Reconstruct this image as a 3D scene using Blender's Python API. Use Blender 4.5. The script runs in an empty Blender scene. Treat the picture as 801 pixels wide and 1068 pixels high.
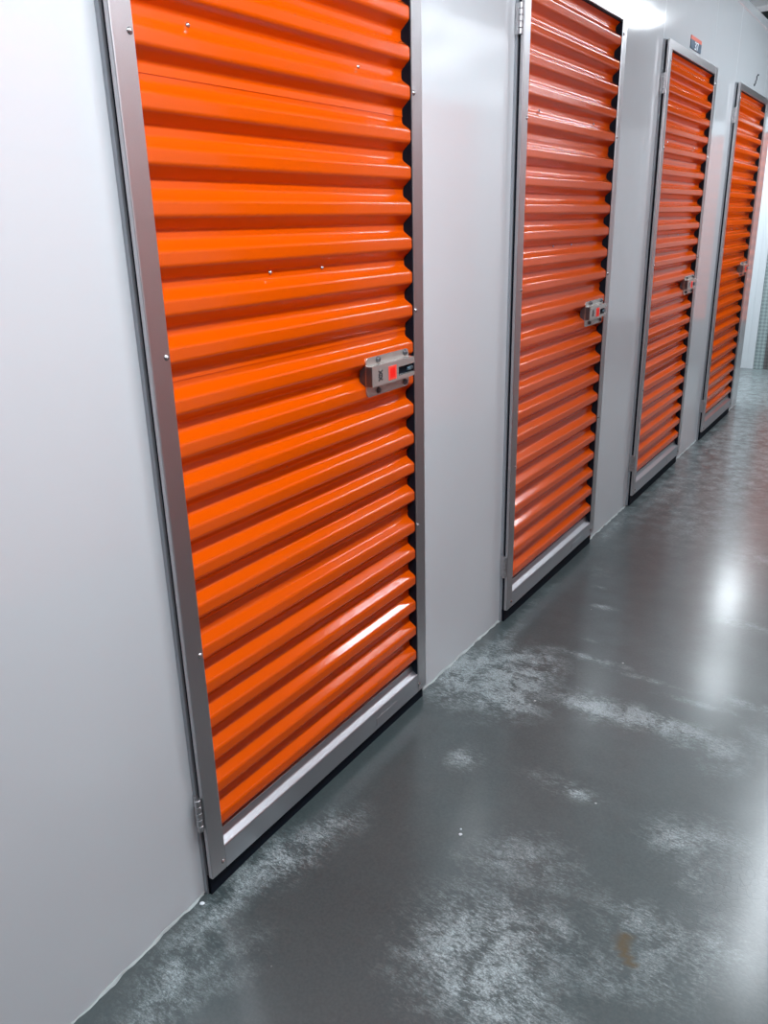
import bpy, bmesh, math, random
from mathutils import Vector, Matrix
random.seed(7)
S = bpy.context.scene
C = S.collection
PI = math.pi

# ------------------------------------------------------------------ materials
def newmat(name):
    m = bpy.data.materials.new(name); m.use_nodes = True
    nt = m.node_tree
    return m, nt, nt.nodes, nt.links, nt.nodes['Principled BSDF']

def plain(name, col, rough=.5, metal=0.0, coat=0.0, bump=0.0, bscale=200.0, spec=.5, var=0.0, ior=1.5):
    m, nt, N, L, B = newmat(name)
    B.inputs['Base Color'].default_value = (*col, 1)
    B.inputs['Roughness'].default_value = rough
    B.inputs['Metallic'].default_value = metal; B.inputs['IOR'].default_value = ior
    B.inputs['Coat Weight'].default_value = coat
    B.inputs['Coat Roughness'].default_value = .08
    B.inputs['Specular IOR Level'].default_value = spec
    if bump or var:
        tc = N.new('ShaderNodeTexCoord')
        no = N.new('ShaderNodeTexNoise'); no.inputs['Scale'].default_value = bscale; no.inputs['Detail'].default_value = 3
        L.new(tc.outputs['Object'], no.inputs['Vector'])
        if bump:
            b = N.new('ShaderNodeBump'); b.inputs['Strength'].default_value = bump; b.inputs['Distance'].default_value = .01
            L.new(no.outputs['Fac'], b.inputs['Height']); L.new(b.outputs['Normal'], B.inputs['Normal'])
        if var:
            r = N.new('ShaderNodeMapRange'); r.inputs['To Min'].default_value = 1 - var; r.inputs['To Max'].default_value = 1 + var
            mx = N.new('ShaderNodeVectorMath'); mx.operation = 'SCALE'; mx.inputs[0].default_value = col
            L.new(no.outputs['Fac'], r.inputs['Value']); L.new(r.outputs['Result'], mx.inputs['Scale'])
            L.new(mx.outputs['Vector'], B.inputs['Base Color'])
    return m

M_orange = plain('orange_paint', (.63, .076, .0), rough=.13, coat=.0, bump=.02, bscale=60, ior=1.45)
M_wall = plain('white_painted_steel', (.60, .635, .66), rough=.11, bump=.09, bscale=3.2, ior=1.8)
M_wall2 = plain('white_painted_steel_matte', (.66, .69, .71), rough=.35)
M_steel = plain('galvanised_steel', (.56, .54, .55), rough=.36, metal=1, bump=.03, bscale=500, var=.06)
M_rail = plain('aluminium_rail', (.58, .59, .62), rough=.36, metal=1)
M_jamb = plain('jamb_steel', (.36, .38, .41), rough=.4, metal=.5)
M_navy = plain('dark_gap_shade', (.004, .007, .014), rough=.7, spec=.15)  # near-black colour that stands for shade in narrow gaps
M_screw = plain('screw_zinc', (.45, .45, .46), rough=.25, metal=.9)
M_hole = plain('screw_recess', (.02, .02, .025), rough=.5)
M_latch = plain('brushed_stainless', (.60, .585, .55), rough=.25, metal=.7, bump=.03, bscale=300)
M_latchd = plain('latch_shadow_steel', (.10, .10, .11), rough=.4, metal=.7)
M_red = plain('latch_red', (.95, .008, .002), rough=.6)
M_redl = plain('latch_red_border', (.90, .07, .045), rough=.6)
M_ink = plain('black_ink', (.03, .03, .035), rough=.5)
M_bluegrey = plain('bolt_blue_steel', (.12, .2, .25), rough=.3, metal=.7)
M_signr = plain('sign_red', (.62, .10, .05), rough=.4)
M_signn = plain('sign_navy', (.03, .07, .12), rough=.4)
M_signw = plain('sign_white', (.8, .85, .9), rough=.4)
M_caulk = plain('white_sealant', (.40, .44, .44), rough=.5, bump=.3, bscale=90)
M_deck = plain('grey_roof_deck', (.28, .31, .32), rough=.6)
M_beam = plain('dark_roof_beam', (.03, .035, .04), rough=.5)
M_lampbody = plain('lamp_body_white', (.8, .8, .8), rough=.4)
M_darkbox = plain('unlit_interior', (.05, .05, .055), rough=.9)

def diamond_mat(name, col, rough):
    m, nt, N, L, B = newmat(name)
    B.inputs['Metallic'].default_value = .6; B.inputs['Roughness'].default_value = rough
    tc = N.new('ShaderNodeTexCoord')
    mp = N.new('ShaderNodeMapping'); mp.inputs['Scale'].default_value = (1, 1, 1); mp.inputs['Rotation'].default_value = (0, math.radians(45), 0)
    L.new(tc.outputs['Object'], mp.inputs['Vector'])
    ck = N.new('ShaderNodeTexChecker'); ck.inputs['Scale'].default_value = 42
    L.new(mp.outputs['Vector'], ck.inputs['Vector'])
    ck.inputs['Color1'].default_value = (*col, 1); ck.inputs['Color2'].default_value = (col[0]*1.5, col[1]*1.5, col[2]*1.5, 1)
    L.new(ck.outputs['Color'], B.inputs['Base Color'])
    b = N.new('ShaderNodeBump'); b.inputs['Strength'].default_value = .4; b.inputs['Distance'].default_value = .004
    L.new(ck.outputs['Fac'], b.inputs['Height']); L.new(b.outputs['Normal'], B.inputs['Normal'])
    return m
M_diamond = diamond_mat('diamond_plate', (.30, .36, .36), .45)
M_diamondd = diamond_mat('dark_diamond_plate', (.13, .12, .12), .35)

def floor_mat():
    m, nt, N, L, B = newmat('sealed_concrete')
    tc = N.new('ShaderNodeTexCoord')
    def noise(scale, detail=4, rough=.55, sc=None, dist=0):
        n = N.new('ShaderNodeTexNoise'); n.inputs['Scale'].default_value = scale; n.inputs['Detail'].default_value = detail
        n.inputs['Roughness'].default_value = rough; n.inputs['Distortion'].default_value = dist
        if sc:
            mp = N.new('ShaderNodeMapping'); mp.inputs['Scale'].default_value = sc; mp.inputs['Rotation'].default_value = (0, 0, math.radians(28))
            L.new(tc.outputs['Object'], mp.inputs['Vector']); L.new(mp.outputs['Vector'], n.inputs['Vector'])
        else: L.new(tc.outputs['Object'], n.inputs['Vector'])
        return n.outputs['Fac']
    def ramp(src, a, b, lo=0., hi=1.):
        r = N.new('ShaderNodeMapRange'); r.inputs['From Min'].default_value = a; r.inputs['From Max'].default_value = b
        r.inputs['To Min'].default_value = lo; r.inputs['To Max'].default_value = hi; r.clamp = True
        L.new(src, r.inputs['Value']); return r.outputs['Result']
    def math_(op, a, b):
        n = N.new('ShaderNodeMath'); n.operation = op
        for i, v in enumerate((a, b)):
            if isinstance(v, (int, float)): n.inputs[i].default_value = v
            else: L.new(v, n.inputs[i])
        return n.outputs[0]
    def mix(f, a, b):
        n = N.new('ShaderNodeMix'); n.data_type = 'RGBA'
        if isinstance(f, (int, float)): n.inputs[0].default_value = f
        else: L.new(f, n.inputs[0])
        for i, v in ((6, a), (7, b)):
            if isinstance(v, tuple): n.inputs[i].default_value = (*v, 1)
            else: L.new(v, n.inputs[i])
        return n.outputs[2]
    big = ramp(noise(2.2, 3), .35, .65)
    mid = ramp(noise(9, 5, .6), .3, .7)
    fine = ramp(noise(160, 2), .3, .7)
    c = mix(big, (.038, .055, .058), (.058, .078, .081))
    c = mix(math_('MULTIPLY', mid, .5), c, (.042, .050, .049))
    c = mix(math_('MULTIPLY', fine, .22), c, (.12, .135, .135))
    # dust: where it lies, plus far reflection painted pale, broken up with streaky noise
    at = N.new('ShaderNodeAttribute'); at.attribute_name = 'dust_sheen'
    n1 = noise(62, 6, .72, sc=(1, 2.6, 1), dist=.6)
    n2 = noise(15, 4, .6, dist=.4)
    brk = ramp(math_('ADD', math_('MULTIPLY', n1, .75), math_('MULTIPLY', n2, .6)), .58, .84)
    dm = math_('MULTIPLY', at.outputs['Fac'], brk)
    dm = ramp(dm, .05, .60)
    n3 = ramp(noise(230, 3, .7, sc=(1, 1.9, 1)), .40, .60, .25, 1)
    dm = math_('MULTIPLY', dm, n3)
    c = mix(math_('MULTIPLY', dm, .8), c, (.46, .53, .54))
    st = N.new('ShaderNodeAttribute'); st.attribute_name = 'stain'
    c = mix(math_('MULTIPLY', st.outputs['Fac'], ramp(n2, .25, .6, .7, 1)), c, (.085, .055, .015))
    # white specks
    vo = N.new('ShaderNodeTexVoronoi'); vo.inputs['Scale'].default_value = 13
    L.new(tc.outputs['Object'], vo.inputs['Vector'])
    sp = ramp(vo.outputs['Distance'], .035, .05, 1, 0)
    cs = N.new('ShaderNodeSeparateColor'); L.new(vo.outputs['Color'], cs.inputs[0])
    sp = math_('MULTIPLY', sp, math_('GREATER_THAN', cs.outputs[0], .86))
    c = mix(math_('MULTIPLY', sp, .8), c, (.6, .63, .62))
    # long hairline crack
    L.new(c, B.inputs['Base Color'])
    ro = math_('ADD', ramp(mid, 0, 1, .34, .44), math_('MULTIPLY', dm, .35))
    L.new(ro, B.inputs['Roughness'])
    B.inputs['Coat Weight'].default_value = .7; B.inputs['Coat Roughness'].default_value = .19
    # crazed cracking of the sealer + fine orange peel
    vc = N.new('ShaderNodeTexVoronoi'); vc.feature = 'DISTANCE_TO_EDGE'; vc.inputs['Scale'].default_value = 52
    wv = N.new('ShaderNodeVectorMath'); wv.operation = 'ADD'
    nz = N.new('ShaderNodeTexNoise'); nz.inputs['Scale'].default_value = 30
    sc = N.new('ShaderNodeVectorMath'); sc.operation = 'SCALE'; sc.inputs['Scale'].default_value = .03
    L.new(tc.outputs['Object'], nz.inputs['Vector']); L.new(nz.outputs['Color'], sc.inputs[0])
    L.new(tc.outputs['Object'], wv.inputs[0]); L.new(sc.outputs[0], wv.inputs[1]); L.new(wv.outputs[0], vc.inputs['Vector'])
    crack = ramp(vc.outputs['Distance'], 0, .10)
    cz = N.new('ShaderNodeAttribute'); cz.attribute_name = 'crazing'
    crack = math_('MULTIPLY', crack, cz.outputs['Fac'])
    h = math_('ADD', math_('MULTIPLY', crack, .30), math_('MULTIPLY', noise(120, 3, .6), .35))
    h = math_('ADD', h, math_('MULTIPLY', noise(7, 3, .5), 1.2))
    b = N.new('ShaderNodeBump'); b.inputs['Strength'].default_value = .35; b.inputs['Distance'].default_value = .0022
    L.new(h, b.inputs['Height']); L.new(b.outputs['Normal'], B.inputs['Normal'])
    return m
M_floor = floor_mat()

# ------------------------------------------------------------------ mesh helpers
def box(bm, x0, x1, y0, y1, z0, z1):
    vs = [bm.verts.new(v) for v in ((x0,y0,z0),(x1,y0,z0),(x1,y1,z0),(x0,y1,z0),(x0,y0,z1),(x1,y0,z1),(x1,y1,z1),(x0,y1,z1))]
    for f in ((0,3,2,1),(4,5,6,7),(0,1,5,4),(1,2,6,5),(2,3,7,6),(3,0,4,7)):
        bm.faces.new([vs[i] for i in f])

def bevel(bm, w, seg=2):
    bmesh.ops.bevel(bm, geom=bm.edges[:], offset=w, segments=seg, profile=.5, affect='EDGES', clamp_overlap=True)

def obj(name, bm, mat, parent=None, smooth=False, loc=None):
    me = bpy.data.meshes.new(name)
    bmesh.ops.recalc_face_normals(bm, faces=bm.faces[:])
    bm.to_mesh(me); bm.free()
    me.materials.append(mat)
    if smooth:
        for p in me.polygons: p.use_smooth = True
    o = bpy.data.objects.new(name, me); C.objects.link(o)
    if loc: o.location = loc
    if parent: o.parent = parent
    return o

def boxobj(name, dims, mat, parent=None, bev=0.0, seg=2):
    bm = bmesh.new(); box(bm, *dims)
    if bev: bevel(bm, bev, seg)
    return obj(name, bm, mat, parent)

def empty(name, loc=(0,0,0), rz=0):
    o = bpy.data.objects.new(name, None); C.objects.link(o)
    o.location = loc; o.rotation_euler = (0,0,rz); o.empty_display_size = .1
    return o

def lathe(bm, prof, seg=16, origin=(0,0,0), axis='x'):
    """prof = [(dist along axis, radius)]"""
    rings = []
    for a, r in prof:
        ring = []
        for k in range(seg):
            t = 2*PI*k/seg
            u, v = r*math.cos(t), r*math.sin(t)
            p = (a,u,v) if axis == 'x' else ((u,a,v) if axis == 'y' else (u,v,a))
            ring.append(bm.verts.new((p[0]+origin[0], p[1]+origin[1], p[2]+origin[2])))
        rings.append(ring)
    for r0, r1 in zip(rings, rings[1:]):
        for k in range(seg):
            bm.faces.new((r0[k], r0[(k+1) % seg], r1[(k+1) % seg], r1[k]))
    bm.faces.new(rings[0][::-1]); bm.faces.new(rings[-1])

def profile_mesh(name, pts, y0, y1, mat, parent, fillet=.0035, seg=4, thick=0.0012):
    """pts = polyline (x, z) from top to bottom; rounded bends, analytic normals, extruded along y; both skins."""
    P = [Vector(p) for p in pts]
    out = []                                            # (x, z, nx, nz)
    def nrm(a, b):
        d = (b - a).normalized(); n = Vector((-d.y, d.x))   # going down (-z): (0,-1)->(1,0)
        return n
    for i, p in enumerate(P):
        if i == 0: n = nrm(P[0], P[1]); out.append((p.x, p.y, n.x, n.y)); continue
        if i == len(P)-1: n = nrm(P[-2], P[-1]); out.append((p.x, p.y, n.x, n.y)); continue
        n0, n1 = nrm(P[i-1], p), nrm(p, P[i+1])
        l = min(fillet, (p-P[i-1]).length*.45, (P[i+1]-p).length*.45)
        a = p + (P[i-1]-p).normalized()*l; b = p + (P[i+1]-p).normalized()*l
        for k in range(seg+1):
            t = k/seg
            q = a*(1-t)**2 + p*2*t*(1-t) + b*t*t
            n = (n0*(1-t) + n1*t).normalized()
            out.append((q.x, q.y, n.x, n.y))
    n = len(out)
    verts, faces, norms = [], [], []
    for (x, z, nx, nz) in out: verts += [(x, y0, z), (x, y1, z)]
    for (x, z, nx, nz) in out: verts += [(x-nx*thick, y0, z-nz*thick), (x-nx*thick, y1, z-nz*thick)]
    for i in range(n-1):
        a = 2*i; faces.append((a, a+2, a+3, a+1)); norms.append([i, i+1, i+1, i])
    o2 = 2*n
    for i in range(n-1):
        a = o2+2*i; faces.append((a, a+1, a+3, a+2)); norms.append(None)
        faces.append((2*i, o2+2*i, o2+2*i+2, 2*i+2)); norms.append(None)
        faces.append((2*i+1, 2*i+3, o2+2*i+3, o2+2*i+1)); norms.append(None)
    faces.append((0, 1, o2+1, o2)); norms.append(None)
    e = 2*(n-1); faces.append((e, o2+e, o2+e+1, e+1)); norms.append(None)
    me = bpy.data.meshes.new(name); me.from_pydata(verts, [], faces); me.update()
    ln = []
    for pi, poly in enumerate(me.polygons):
        poly.use_smooth = True
        idx = norms[pi]
        for k in range(poly.loop_total):
            if idx is None: ln.append(tuple(poly.normal))
            else: _, _, nx, nz = out[idx[k]]; ln.append((nx, 0, nz))
    me.normals_split_custom_set(ln)
    me.materials.append(mat)
    o = bpy.data.objects.new(name, me); C.objects.link(o); o.parent = parent
    return o

# ------------------------------------------------------------------ the storage door
W, H, ZB = .932, 2.13, .058
PITCH = 1.5187
XR, XV = -.004, -.028          # rib front and valley depth
def sheet_points():
    """full profile of one 0.505 m sheet, from its top (0) down"""
    pts = [(XV, 0.004)]
    for k in range(6):
        c = -(.067 + .0822*k)
        pts += [(XV, c+.0528), (XR, c+.0365), (XR, c+.0105), (XV, c-.0105)]
    pts.append((XV+.0014, -.5055))
    return pts
def clip(pts, lo, hi):
    out = []
    for (x0, z0), (x1, z1) in zip(pts, pts[1:]):
        if z0 > hi and z1 < hi: t = (z0-hi)/(z0-z1); out.append((x0+(x1-x0)*t, hi))
        if lo <= z0 <= hi: out.append((x0, z0))
        if z0 > lo and z1 < lo: t = (z0-lo)/(z0-z1); out.append((x0+(x1-x0)*t, lo)); return out
    if lo <= pts[-1][1] <= hi: out.append(pts[-1])
    return out

def screw(parent, x, y, z, r=.0046, name='screw'):
    bm = bmesh.new()
    lathe(bm, [(0, r*1.25), (.0008, r*1.25), (.0012, r), (.003, r*.85), (.0038, r*.45)], 14)
    lathe(bm, [(.0036, r*.42), (.0040, r*.36)], 6)
    o = obj(name, bm, M_screw, parent, True, (x, y, z))
    return o

def make_door():
    root = empty('storage_locker_door')
    # corrugated sheets
    for k in range(5):
        zs = .135 + .505*(4-k) if k < 4 else .135
        zs = 2.155 - .505*k
        if k == 4: break
        pts = [(x, zs+z) for x, z in sheet_points()]
        pts = clip(pts, .136, 2.094)
        profile_mesh('corrugated_sheet', pts, .043, W-.036, M_orange, root, fillet=.0058, seg=6)
    # stiles and rails: folded steel channel
    bm = bmesh.new(); box(bm, -.012, 0, 0, .045, ZB, H); bevel(bm, .0022)
    s1 = obj('stile', bm, M_steel, root)
    bm = bmesh.new(); box(bm, -.012, 0, W-.048, W, ZB, H); bevel(bm, .0022)
    s2 = obj('stile', bm, M_steel, root)
    bm = bmesh.new(); box(bm, -.012, -.0004, .0455, W-.0485, H-.036, H); bevel(bm, .0018)
    obj('top_rail', bm, M_steel, root)
    # bottom rail: flat lip, sloped shoulder, vertical face
    r = profile_mesh('bottom_rail', [(-.026, .1480), (-.0195, .1475), (-.0195, .1440), (-.0200, .1425), (-.0170, .1290), (-.0008, .1165), (-.0008, ZB)], .0455, W-.0485, M_rail, root, fillet=.003, seg=6, thick=.001)
    e = boxobj('embossed_badge', (-.0008, .0004, .655, .765, .070, .094), M_rail, r, .001, 1)
    # dark strips paint the shade in gaps: frame edges, top, bottom and jamb
    boxobj('edge_gap_shade', (-.030, -.003, W-.0510, W-.0486, .12, H-.04), M_navy, root)
    boxobj('edge_gap_shade', (-.030, -.0125, .040, .0425, .12, H-.04), M_navy, root)
    boxobj('top_gap_shade', (-.030, -.006, .046, W-.049, H-.040, H-.0365), M_navy, root)
    boxobj('bottom_gap_shade', (-.030, -.012, .003, W-.003, .004, ZB-.001), M_navy, root)
    boxobj('jamb_gap_shade', (-.017, -.0125, .003, .010, .012, H-.003), M_navy, root)
    for y in (.036, W-.042):
        for z in (2.05, 1.70, 1.195, .60, .082):
            screw(s1 if y < .5 else s2, 0, y, z)
    sheets = [c for c in C.objects if c.parent == root and c.name.startswith('corrugated_sheet')]
    for z, y in ((1.735, .19), (1.735, .70), (1.320, .36), (1.320, .535), (.907, .37), (.907, .535)):
        s = min(sheets, key=lambda o: abs((min(v.co.z for v in o.data.vertices)+max(v.co.z for v in o.data.vertices))/2 - z))
        screw(s, XV+.0002, y, z, .0036, 'screw')
    # hinges on the left edge
    for z in (.232, 1.957):
        bm = bmesh.new()
        for k in range(5):
            a = z-.040+.0164*k
            lathe(bm, [(a, .0052), (a+.0009, .0072), (a+.0146, .0072), (a+.0155, .0052)], 16, (-.0105, -.0070, 0), 'z')
        box(bm, -.0285, -.014, -.0035, .0015, z-.039, z+.041)
        h = obj('hinge', bm, M_steel, root)
    # latch
    def z_(a): return a
    bm = bmesh.new(); box(bm, -.0035, 0, .657, .852, 1.008, 1.104)
    bmesh.ops.bevel(bm, geom=[e for e in bm.edges if abs(e.verts[0].co.x-e.verts[1].co.x) > .002], offset=.012, segments=5, profile=.5, affect='EDGES')
    lt = obj('latch', bm, M_latch, root)
    lt['label'] = 'brushed steel slide latch with a red square indicator'
    # housing: hollow body with a slot at its right half
    bm = bmesh.new()
    y0, y1, za, zb, xf = .655, .851, 1.0355, 1.0845, .0185
    ys, sa, sb = .773, 1.0455, 1.0675
    box(bm, 0.0, xf, y0, ys, za, zb)
    box(bm, 0.0, xf, ys, y1, za, sa); box(bm, 0.0, xf, ys, y1, sb, zb)
    box(bm, 0.0, .004, ys, y1, sa, sb)
    obj('housing', bm, M_latch, lt)
    bm = bmesh.new(); box(bm, -.0225, -.0036, .660, .848, 1.030, 1.083); obj('rear_case', bm, M_latchd, lt)
    bm = bmesh.new(); box(bm, .0005, xf-.0012, y0-.0016, y0-.0001, za+.001, zb-.001); obj('end_plate', bm, M_latchd, lt)  # housing end in darker steel, its shade put into the colour
    bm = bmesh.new(); box(bm, .004, .009, ys+.001, y1-.001, sa+.0005, sb-.0005); obj('slot', bm, M_navy, lt)
    bm = bmesh.new(); lathe(bm, [(.826, .0040), (.828, .0050), (y1-.001, .0050)], 14, (.0105, 0, (sa+sb)/2-.001), 'y')
    obj('bolt', bm, M_bluegrey, lt, True)
    o = boxobj('indicator', (xf, xf+.0008, .726, .763, 1.0410, 1.0755), M_redl, lt, .0003, 1)
    o['label'] = 'red square indicator'
    bm = bmesh.new(); box(bm, xf+.0008, xf+.0012, .7335, .7555, 1.0465, 1.0705); obj('indicator_centre', bm, M_red, lt)
    # dark brand mark: two stacked crossed strokes
    bm = bmesh.new()
    def stroke(ya, za_, yb, zb_, w=.0034):
        d = Vector((yb-ya, zb_-za_)).normalized(); n = Vector((-d.y, d.x))*w/2
        q = [(ya+n.x, za_+n.y), (yb+n.x, zb_+n.y), (yb-n.x, zb_-n.y), (ya-n.x, za_-n.y)]
        a = [bm.verts.new((xf+.0001, *t)) for t in q]; b = [bm.verts.new((xf+.0006, *t)) for t in q]
        bm.faces.new(b); bm.faces.new(a[::-1])
        for i in range(4): bm.faces.new((a[i], a[(i+1) % 4], b[(i+1) % 4], b[i]))
    for c in (1.0525, 1.0665):
        stroke(.681, c-.005, .699, c+.005); stroke(.699, c-.005, .681, c+.005)
    stroke(.683, 1.0595, .698, 1.0595, .003)
    obj('brand_mark', bm, M_ink, lt)
    for y in (.706, .832):
        for z in (1.0955, 1.0195):
            bm = bmesh.new()
            lathe(bm, [(0, .0078), (.0015, .0078), (.003, .0062), (.006, .0058), (.0075, .0030)], 16)
            b = obj('bolt_head', bm, M_latchd, lt, True, (.0001, y, z))
    return root

def kids(o): return [c for c in bpy.data.objects if c.parent == o]
def copy_tree(o, parent=None):
    c = o.copy(); C.objects.link(c)
    c.parent = parent
    for ch in kids(o): copy_tree(ch, c)
    return c

door = make_door()
D0 = .955
labels = [
    'nearest and largest orange corrugated storage door, cut off by the top of the photo',
    'brick-red looking corrugated storage door, second from the left, with pinkish reflections on its upper ribs',
    'orange corrugated storage door with the small number sign above it',
    'farthest orange corrugated storage door on the left wall, just before the wall ends',
]
for k in range(4):
    d = door if k == 0 else copy_tree(door)
    d.location = (0, D0 + k*PITCH, 0)
    d['label'] = labels[k]; d['category'] = 'door'; d['kind'] = 'thing'
    d['group'] = 'orange storage doors along the left wall'

# door sheet across the corridor (seen mirrored in the glossy panels)
def floor_z(y):
    t = max(0, min(1, (y-1.5)/2.5)); return .016*(1-t*t*(3-2*t)) - .030*max(0, min(1, (1.15-y)/.6))**1.2
# ------------------------------------------------------------------ the left wall
XW = -.030
WALL_TOP, WEND = 2.515, 6.80
def panel(parent, name, y0, y1, z0, z1, x=XW, t=.022, mat=M_wall, bev=.0012):
    bm = bmesh.new(); box(bm, x-t, x, y0+.0006, y1-.0006, z0, z1); bevel(bm, bev, 2)
    return obj(name, bm, mat, parent)
wl = empty('wall_left', (0, 0, 0)); wl['kind'] = 'structure'
wl['label'] = 'glossy white metal partition wall holding the row of orange doors'; wl['category'] = 'wall'
panel(wl, 'pier_panel', -1.6, D0+.001, -.03, WALL_TOP)
for k in range(4):
    y0 = D0 + k*PITCH
    y1 = y0 + W
    yn = D0 + (k+1)*PITCH if k < 3 else WEND
    panel(wl, 'pier_panel', y1-.001, yn+.001, 0, WALL_TOP)
    panel(wl, 'header_panel', y0+.002, y1-.002, H-.001, WALL_TOP)
    for (a, b) in ((y0-.001, y0+.007), (y1-.007, y1+.001)):
        bm = bmesh.new(); box(bm, XW+.0003, -.0205, a, b, .002, H+.001); obj('door_jamb', bm, M_jamb, wl)
    bm = bmesh.new(); box(bm, XW+.0003, -.0205, y0, y1, H-.006, H+.001); obj('door_jamb', bm, M_jamb, wl)
# wall end return and the backs of the units
bm = bmesh.new(); box(bm, -1.6, XW, WEND-.001, WEND+.022, 0, WALL_TOP); bevel(bm, .001); obj('end_panel', bm, M_wall, wl)
bm = bmesh.new(); box(bm, -1.62, -1.6, -1.6, WEND, 0, WALL_TOP); obj('rear_partition', bm, M_wall2, wl)
bm = bmesh.new(); box(bm, -.06, XW-.0235, D0-.1, WEND-.1, 0, WALL_TOP-.02); obj('dark_backing', bm, M_darkbox, wl)  # added dark sheet behind the doors, stands in for unlit interiors
t = bmesh.new(); box(t, -.058, XW+.004, -1.6, WEND+.026, WALL_TOP-.002, WALL_TOP+.050); bevel(t, .003)
tr = obj('trim_1', t, M_wall, None); tr['kind'] = 'structure'
tr['label'] = 'white metal trim capping the top of the left wall'; tr['category'] = 'trim'
# sealant bead at the base of the wall
bm = bmesh.new()
segs = [(-1.6, D0-.006)] + [(D0+k*PITCH+W+.004, (D0+(k+1)*PITCH-.006) if k < 3 else WEND) for k in range(4)]
for a, b in segs:
    n = int((b-a)/.012)
    prev = None
    for i in range(n+1):
        y = a+(b-a)*i/n
        w = .0048 + .0028*math.sin(y*31+a*5)*math.sin(y*83+1) + random.uniform(-.001, .0015)
        h = .0045 + .0025*math.sin(y*47) + random.uniform(-.0008, .0012)
        row = [bm.verts.new((XW+x, y, z+floor_z(y))) for x, z in ((.0002, .0002), (.0002, h), (w*.5, h*.7), (w, .0005))]
        if prev:
            for q in range(3): bm.faces.new((prev[q], prev[q+1], row[q+1], row[q]))
        prev = row
bb = obj('baseboard_left', bm, M_caulk, None, True); bb['kind'] = 'structure'
bb['label'] = 'thin rough line of white sealant along the foot of the left wall'; bb['category'] = 'baseboard'

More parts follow.
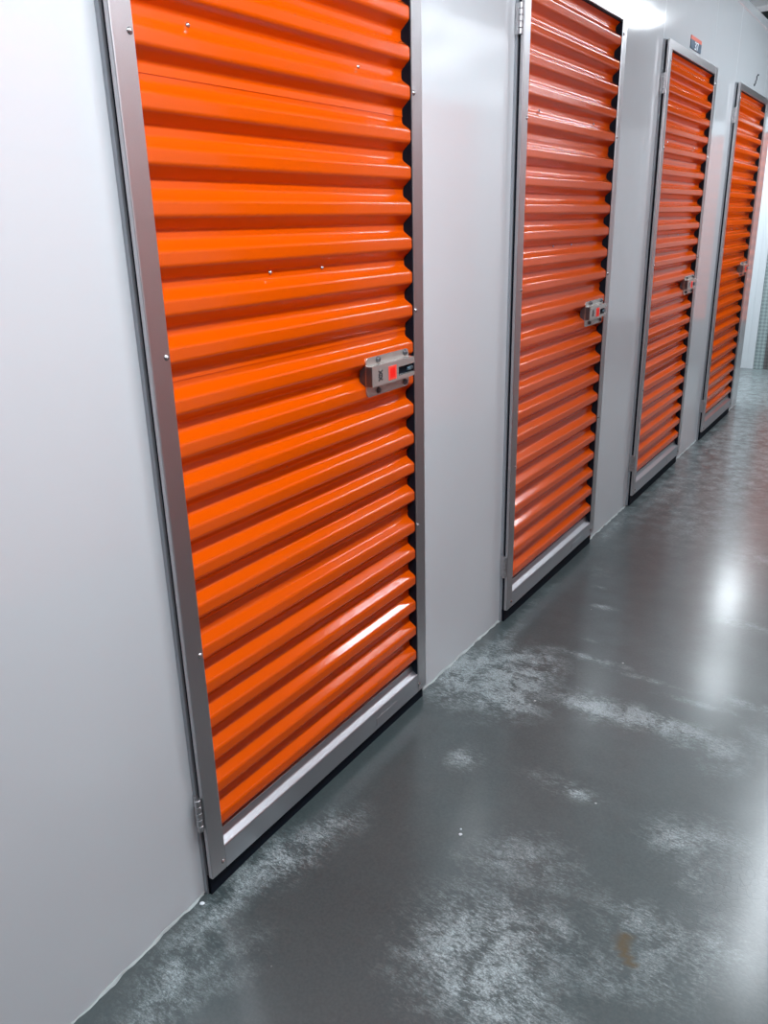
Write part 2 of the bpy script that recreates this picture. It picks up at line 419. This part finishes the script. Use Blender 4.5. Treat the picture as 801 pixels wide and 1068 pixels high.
# ------------------------------------------------------------------ floor
def floor():
    xs = [-4, -2] + [-1.7 + .1*i for i in range(16)] + [-.1 + .0125*i for i in range(131)] + [1.6, 2.5, 4]
    ys = [-4, -2, -1] + [0 + .0125*i for i in range(240)] + [3 + .04*i for i in range(150)] + [9.2, 10, 12, 16]
    blobs = [  # x, y, rx, ry, strength : where the pale dust lies, far sheen included
        (.13, 2.09, .15, .16, 1.15), (.03, 2.05, .09, .12, .9), (.20, 2.25, .10, .10, .7), (.24, 2.00, .09, .07, .8), (.05,1.92,.05,.06,.6),
        (.48, 2.10, .12, .06, .95), (.62, 2.12, .10, .05, .85), (.76, 2.10, .10, .06, .65), (.86, 2.04, .07, .10, .45),
        (.245, 1.67, .045, .045, .8), (.26, 1.355, .03, .03, .25),
        (.52, 1.70, .10, .035, .45), (.56, 1.70, .03, .02, .7),
        (.55, 1.44, .10, .07, .50), (.47, 1.36, .08, .06, .5), (.62, 1.40, .08, .06, .45),
        (.56, 1.22, .12, .09, .85), (.50, 1.13, .10, .08, .8), (.62, 1.12, .10, .08, .9), (.68, 1.24, .08, .06, .65), (.56, 1.02, .12, .07, .85), (.68, 1.05,.10,.06,.75),
        (.79, 1.37, .06, .05, .85), (.90, 1.36, .08, .07, .75), (.88, 1.25, .08, .06, .6), (.97, 1.42, .05, .06, .55), (.80,1.20,.05,.04,.5),
        (.80, 1.66, .06, .06, .6), (.90, 1.70, .08, .08, .5), (.88, 1.56, .05,.05,.45),
        (.09, 1.22, .045, .13, .95), (.05, 1.12, .06, .10, .85), (.02, 1.00, .04, .12, .7), (.03, .90, .05, .12, .6), (.06, .78, .06, .10, .7), (.10, .68, .06, .10, .75), (.15, .86, .05, .08, .5), (.14,1.32,.03,.05,.5),
        (.36, 2.38, .12, .015, .8), (.30, 2.50, .06, .012, .35), (.55, 2.34, .10, .012, .6), (.72, 2.28, .12, .015, .6), (.90, 2.35, .12, .03, .8), (.93,2.2,.08,.05,.5),
        (.26, 2.78, .04, .015, .9), (.20, 2.95, .03, .012, .5), (.13, 3.1, .06, .05, .25), (.05, 2.35, .03, .15, .4), (.02, 2.7, .02, .3, .3),
        (.5, 6.0, .9, 1.8, .65), (.3, 8, 1.2, 1.2, .8), (.10, 4.4, .20, .5, .32), (.15, 5.6, .20, .5, .42), (.40, 4.8, .16, .5, .34), (.45, 6.2, .3, .6, .4), (.05, 7.5, .4, .6, .4), (.35, 3.9, .15, .25, .3), (.02,3.7,.03,.3,.45), (.70, 3.6, .12, .12, .3), (.75, 2.9,.1,.05,.4),  # far patches: dusty, with the floor's pale reflection painted in too
    ]
    base = .035
    verts, faces, dust_sheen, stain, craze = [], [], [], [], []
    for y in ys:
        for x in xs:
            verts.append((x, y, floor_z(y)))
            d = base
            if -.2 < x < 1.6 and y > .3:
                for bx, by, rx, ry, s in blobs:
                    u = (x-bx)/rx; v = (y-by)/ry; q = u*u+v*v
                    if q < 9: d += s*(.62 if (y < 1.5 or x < .1) and y < 2 else 1)*math.exp(-q*1.0)
            dust_sheen.append(min(d, 1.25))
            # curved brown mark
            tt = (y-1.252)/(1.335-1.252)
            cx = .806 + .037*(1-tt) + .012*math.sin(PI*max(0, min(1, tt)))*-1.6
            stain.append(min(1, max(0, 1-abs(x-cx)/.018)*1.5*(1 if 0 <= tt <= 1 else 0)))
            craze.append(max(0, min(1, (x-.82)/.12))*max(0, min(1, (1.9-y)/.3))*max(0, min(1, (y-1.25)/.15)))
    nx = len(xs)
    for j in range(len(ys)-1):
        for i in range(nx-1):
            a = j*nx+i; faces.append((a, a+1, a+nx+1, a+nx))
    me = bpy.data.meshes.new('floor'); me.from_pydata(verts, [], faces)
    for n, arr in (('dust_sheen', dust_sheen), ('stain', stain), ('crazing', craze)):
        at = me.attributes.new(n, 'FLOAT', 'POINT'); at.data.foreach_set('value', arr)
    me.materials.append(M_floor)
    o = bpy.data.objects.new('floor', me); C.objects.link(o); o['kind'] = 'structure'
    o['label'] = 'polished dark grey concrete floor with pale dusty patches'; o['category'] = 'floor'
floor()

# small chips of paint/plaster on the floor and at the wall foot
def chip(x, y, s, lab):
    bm = bmesh.new()
    bmesh.ops.create_icosphere(bm, subdivisions=2, radius=s)
    for v in bm.verts:
        v.co.z *= .45; v.co.x *= random.uniform(.8, 1.2); v.co.y *= random.uniform(.8, 1.25)
    o = obj('paint_chip', bm, M_signw, None, False, (x, y, floor_z(y)+s*.4))
    o['label'] = lab; o['category'] = 'chip'; o['group'] = 'white chips lying on the floor'; o['kind'] = 'thing'
chip(.376, 1.405, .0042, 'larger white chip lying alone on dark floor in front of the nearest door')
chip(.368, 1.422, .0026, 'smaller white chip just behind the larger one on the dark floor')
chip(-.012, .928, .0050, 'white chip at the foot of the left wall beside the nearest door')

# ------------------------------------------------------------------ sign and hook above the doors
sg = empty('number_sign', (XW, D0+2*PITCH+.445, 2.159))
sg['label'] = 'small navy and red unit number sign on the white wall above the third door'; sg['category'] = 'sign'
bm = bmesh.new(); box(bm, .0002, .004, 0, .200, 0, .037); obj('number_plate', bm, M_signn, sg)
bm = bmesh.new(); box(bm, .0002, .004, 0, .200, .0372, .053); obj('red_band', bm, M_signr, sg)
fc = bpy.data.curves.new('digits', 'FONT'); fc.body = '37'; fc.size = .050; fc.extrude = .0008; fc.align_x = 'CENTER'
fo = bpy.data.objects.new('digits', fc); C.objects.link(fo); fo.parent = sg
fo.location = (.0045, .105, .0005); fo.rotation_euler = (PI/2, 0, PI/2); fo.scale = (1.5, 1, 1)
fc.materials.append(M_signw)
dgm = bpy.data.meshes.new_from_object(fo); dgm.name = 'digits'
dg = bpy.data.objects.new('digits', dgm); C.objects.link(dg); dg.parent = sg
dg.location, dg.rotation_euler, dg.scale = fo.location.copy(), fo.rotation_euler.copy(), fo.scale.copy()
bpy.data.objects.remove(fo)

bm = bmesh.new()
px = [(0, .0), (.006, .010), (.010, .030), (.014, .055), (.022, .062)]
for (a, za), (b, zb) in zip(px, px[1:]):
    box(bm, min(a, b), max(a, b)+.002, -.002, .002, min(za, zb), max(za, zb)+.002)
hk = obj('wire_hook', bm, M_latchd, None, False, (XW+.0005, 6.055, 2.170))
hk['label'] = 'small dark wire hook sticking out above the farthest door'; hk['category'] = 'hook'

# ------------------------------------------------------------------ across the corridor (mirrored in the glossy panels)
XO = 1.45
wr = empty('wall_right', (0, 0, 0)); wr['kind'] = 'structure'
wr['label'] = 'white metal partition wall across the corridor, opposite the doors'; wr['category'] = 'wall'
OY = [5.13 - W - PITCH*k for k in range(0, 4)]
OY.sort()
prev = -1.6
def flat_pts():
    out = []
    for k in range(4):
        zs = 2.155 - .505*k
        out.append(clip([(x, zs+z) for x, z in sheet_points()], .139, 2.094))
    return out
for y0 in OY + [None]:
    y1 = 6.8 if y0 is None else y0
    if y1 > prev:
        bm = bmesh.new(); box(bm, XO, XO+.022, prev, y1, 0, WALL_TOP); bevel(bm, .001); obj('pier_panel', bm, M_wall, wr)
    if y0 is None: break
    bm = bmesh.new(); box(bm, XO, XO+.022, y0, y0+W, H, WALL_TOP); bevel(bm, .001); obj('header_panel', bm, M_wall, wr)
    bm = bmesh.new()
    box(bm, XO-.030, XO, y0, y0+.045, ZB, H); box(bm, XO-.030, XO, y0+W-.048, y0+W, ZB, H)
    box(bm, XO-.030, XO, y0+.045, y0+W-.048, H-.036, H); box(bm, XO-.030, XO, y0+.045, y0+W-.048, ZB, .15)
    obj('door_frame', bm, M_steel, wr)
    for pts in flat_pts():
        o = profile_mesh('door_sheet', pts, -(W-.048), -.045, M_orange, wr)
        o.rotation_euler = (0, 0, PI); o.location = (XO-.030, y0, 0)
    prev = y0+W
bm = bmesh.new(); box(bm, XO-.014, XO+.03, -1.6, 6.8, WALL_TOP, WALL_TOP+.05); bevel(bm, .003); obj('top_trim', bm, M_wall, wr)

# ------------------------------------------------------------------ far end
YB = 8.53
wb = empty('wall_back', (0, 0, 0)); wb['kind'] = 'structure'
wb['label'] = 'white metal wall across the far end of the corridor'; wb['category'] = 'wall'
panel_y = lambda name, x0, x1, z0, z1, y, mat, t=.03: (lambda bm: (box(bm, x0, x1, y, y+t, z0, z1), bevel(bm, .001), obj(name, bm, mat, wb)))(bmesh.new())
panel_y('wall_panel', -4, -.262, 0, 2.22, YB, M_wall)
panel_y('wall_panel', -.260, -.200, 0, 2.22, YB-.012, M_wall)
panel_y('corner_guard', -.1985, -.112, .001, 2.10, YB-.004, M_diamond, .01)
panel_y('kick_plate', -.111, 4, .001, .42, YB-.006, M_diamondd, .01)
panel_y('wall_panel', -.199, 4, 2.10, 2.22, YB, M_wall)
for k in range(4):
    zs = 2.11-.505*k
    pts = clip([(x, zs+z) for x, z in sheet_points()], .425, 2.098)
    o = profile_mesh('roller_shutter', pts, 0, .93, M_orange, wb, .0035, 3)
    o.rotation_euler = (0, 0, -PI/2); o.location = (-.110, YB+.002, 0)
panel_y('wall_panel', .821, 4, .42, 2.10, YB, M_wall)

# ------------------------------------------------------------------ roof
bm = bmesh.new()
prev = None; n = 0
xx = -6.0
pts = []
while xx < 8:
    pts += [(xx, 4.2), (xx+.10, 4.2), (xx+.13, 4.16), (xx+.20, 4.16)]; xx += .23
for x, z in pts:
    row = [bm.verts.new((x, -5, z)), bm.verts.new((x, 18, z))]
    if prev: bm.faces.new((prev[0], prev[1], row[1], row[0]))
    prev = row
ce = obj('ceiling', bm, M_deck, None); ce['kind'] = 'structure'
ce['label'] = 'grey ribbed metal roof deck high above the partitions'; ce['category'] = 'ceiling'
for i, y in enumerate([-2, 1, 4, 7, 10, 13, 16]):
    bm = bmesh.new()
    box(bm, -6, 8, y-.07, y+.07, 4.14, 4.155); box(bm, -6, 8, y-.008, y+.008, 3.93, 4.14); box(bm, -6, 8, y-.07, y+.07, 3.915, 3.93)
    b = obj('ceiling_beam', bm, M_beam, None); b['kind'] = 'structure'
    b['label'] = 'dark steel beam under the roof deck'; b['category'] = 'beam'; b['group'] = 'steel beams under the roof deck'
# outer shell of the building so no sky leaks in sideways
for nm, d in (('wall_outer_left', (-6.1, -6, -5, 18, 0, 4.3)), ('wall_outer_right', (8, 8.1, -5, 18, 0, 4.3)), ('wall_outer_back', (-6, 8, 18, 18.1, 0, 4.3)), ('wall_outer_front', (-6, 8, -5.1, -5, 0, 4.3))):
    o = boxobj(nm, d, M_wall2); o['kind'] = 'structure'; o['label'] = 'pale outer wall of the building'; o['category'] = 'wall'; o['group'] = 'outer walls'

# ------------------------------------------------------------------ lamps
def lamp(x, y, z, w, l, power, col=(.86, .94, 1.0), rx=0):
    li = bpy.data.lights.new('strip_light', 'AREA'); li.shape = 'RECTANGLE'; li.size = w; li.size_y = l
    li.energy = power; li.color = col
    lo = bpy.data.objects.new('tube_glow', li); C.objects.link(lo); lo.location = (0, 0, -.004)
    r = empty('strip_light', (x, y, z))
    r['label'] = 'long white strip light hanging under the roof, outside the view'; r['category'] = 'lamp'; r['group'] = 'strip lights under the roof'
    lo.parent = r
    bm = bmesh.new(); box(bm, -w/2-.02, w/2+.02, -l/2-.03, l/2+.03, .002, .06); bevel(bm, .006); obj('lamp_body', bm, M_lampbody, r)
    for s in (-1, 1):
        bm = bmesh.new(); box(bm, -.004, .004, s*l*.35-.004, s*l*.35+.004, .06, 4.15-z); obj('hanger', bm, M_jamb, r)
    lu = bpy.data.lights.new('deck_fill', 'AREA'); lu.shape = 'RECTANGLE'; lu.size = w; lu.size_y = l  # added upward light that brightens the roof deck
    lu.energy = power*.10; lu.color = col
    lo = bpy.data.objects.new('deck_fill_light', lu); C.objects.link(lo); lo.location = (0, 0, .064); lo.rotation_euler = (PI, 0, 0); lo.parent = r
    r.rotation_euler = (0, 0, rx)
lamp(1.05, 1.0, 2.64, .10, 2.4, 44)
lamp(.88, 5.35, 2.75, .09, 2.9, 30)
lamp(-.30, 10.2, 2.80, .16, 1.9, 45)
lamp(-.9, 7.65, 2.9, .16, 2.0, 60, rx=PI/2)  # added unseen light over the cross corridor, brightens the far wall
lamp(4.2, 3.5, 3.5, .2, 2.4, 20)  # added unseen fill for ambient light, right side
lamp(-3.2, 3.5, 3.5, .2, 2.4, 20)  # added unseen fill for ambient light, left side

w = bpy.data.worlds.new('world'); S.world = w; w.use_nodes = True
w.node_tree.nodes['Background'].inputs[0].default_value = (.5, .55, .6, 1)
w.node_tree.nodes['Background'].inputs[1].default_value = .04

# ------------------------------------------------------------------ camera
F, YAW, PIT, ROLL = 843.69, .58443, .34234, -.02467
f = Vector((-math.sin(YAW)*math.cos(PIT), math.cos(YAW)*math.cos(PIT), -math.sin(PIT)))
r = f.cross(Vector((0, 0, 1))).normalized(); u = r.cross(f)
c_, s_ = math.cos(ROLL), math.sin(ROLL)
R_ = r*c_ + u*s_; U_ = u*c_ - r*s_
cam = bpy.data.cameras.new('camera'); cam.sensor_fit = 'HORIZONTAL'; cam.sensor_width = 36
cam.lens = F/801*36; cam.clip_start = .02
co = bpy.data.objects.new('camera', cam); C.objects.link(co)
m = Matrix((R_, U_, -f)).transposed().to_4x4(); m.translation = Vector((1.1069, 0, 1.4086))
co.matrix_world = m
S.camera = co

S.view_settings.view_transform = 'Standard'; S.view_settings.look = 'None'
S.view_settings.gamma = 1; S.view_settings.use_curve_mapping = False
S.view_settings.exposure = 0.78
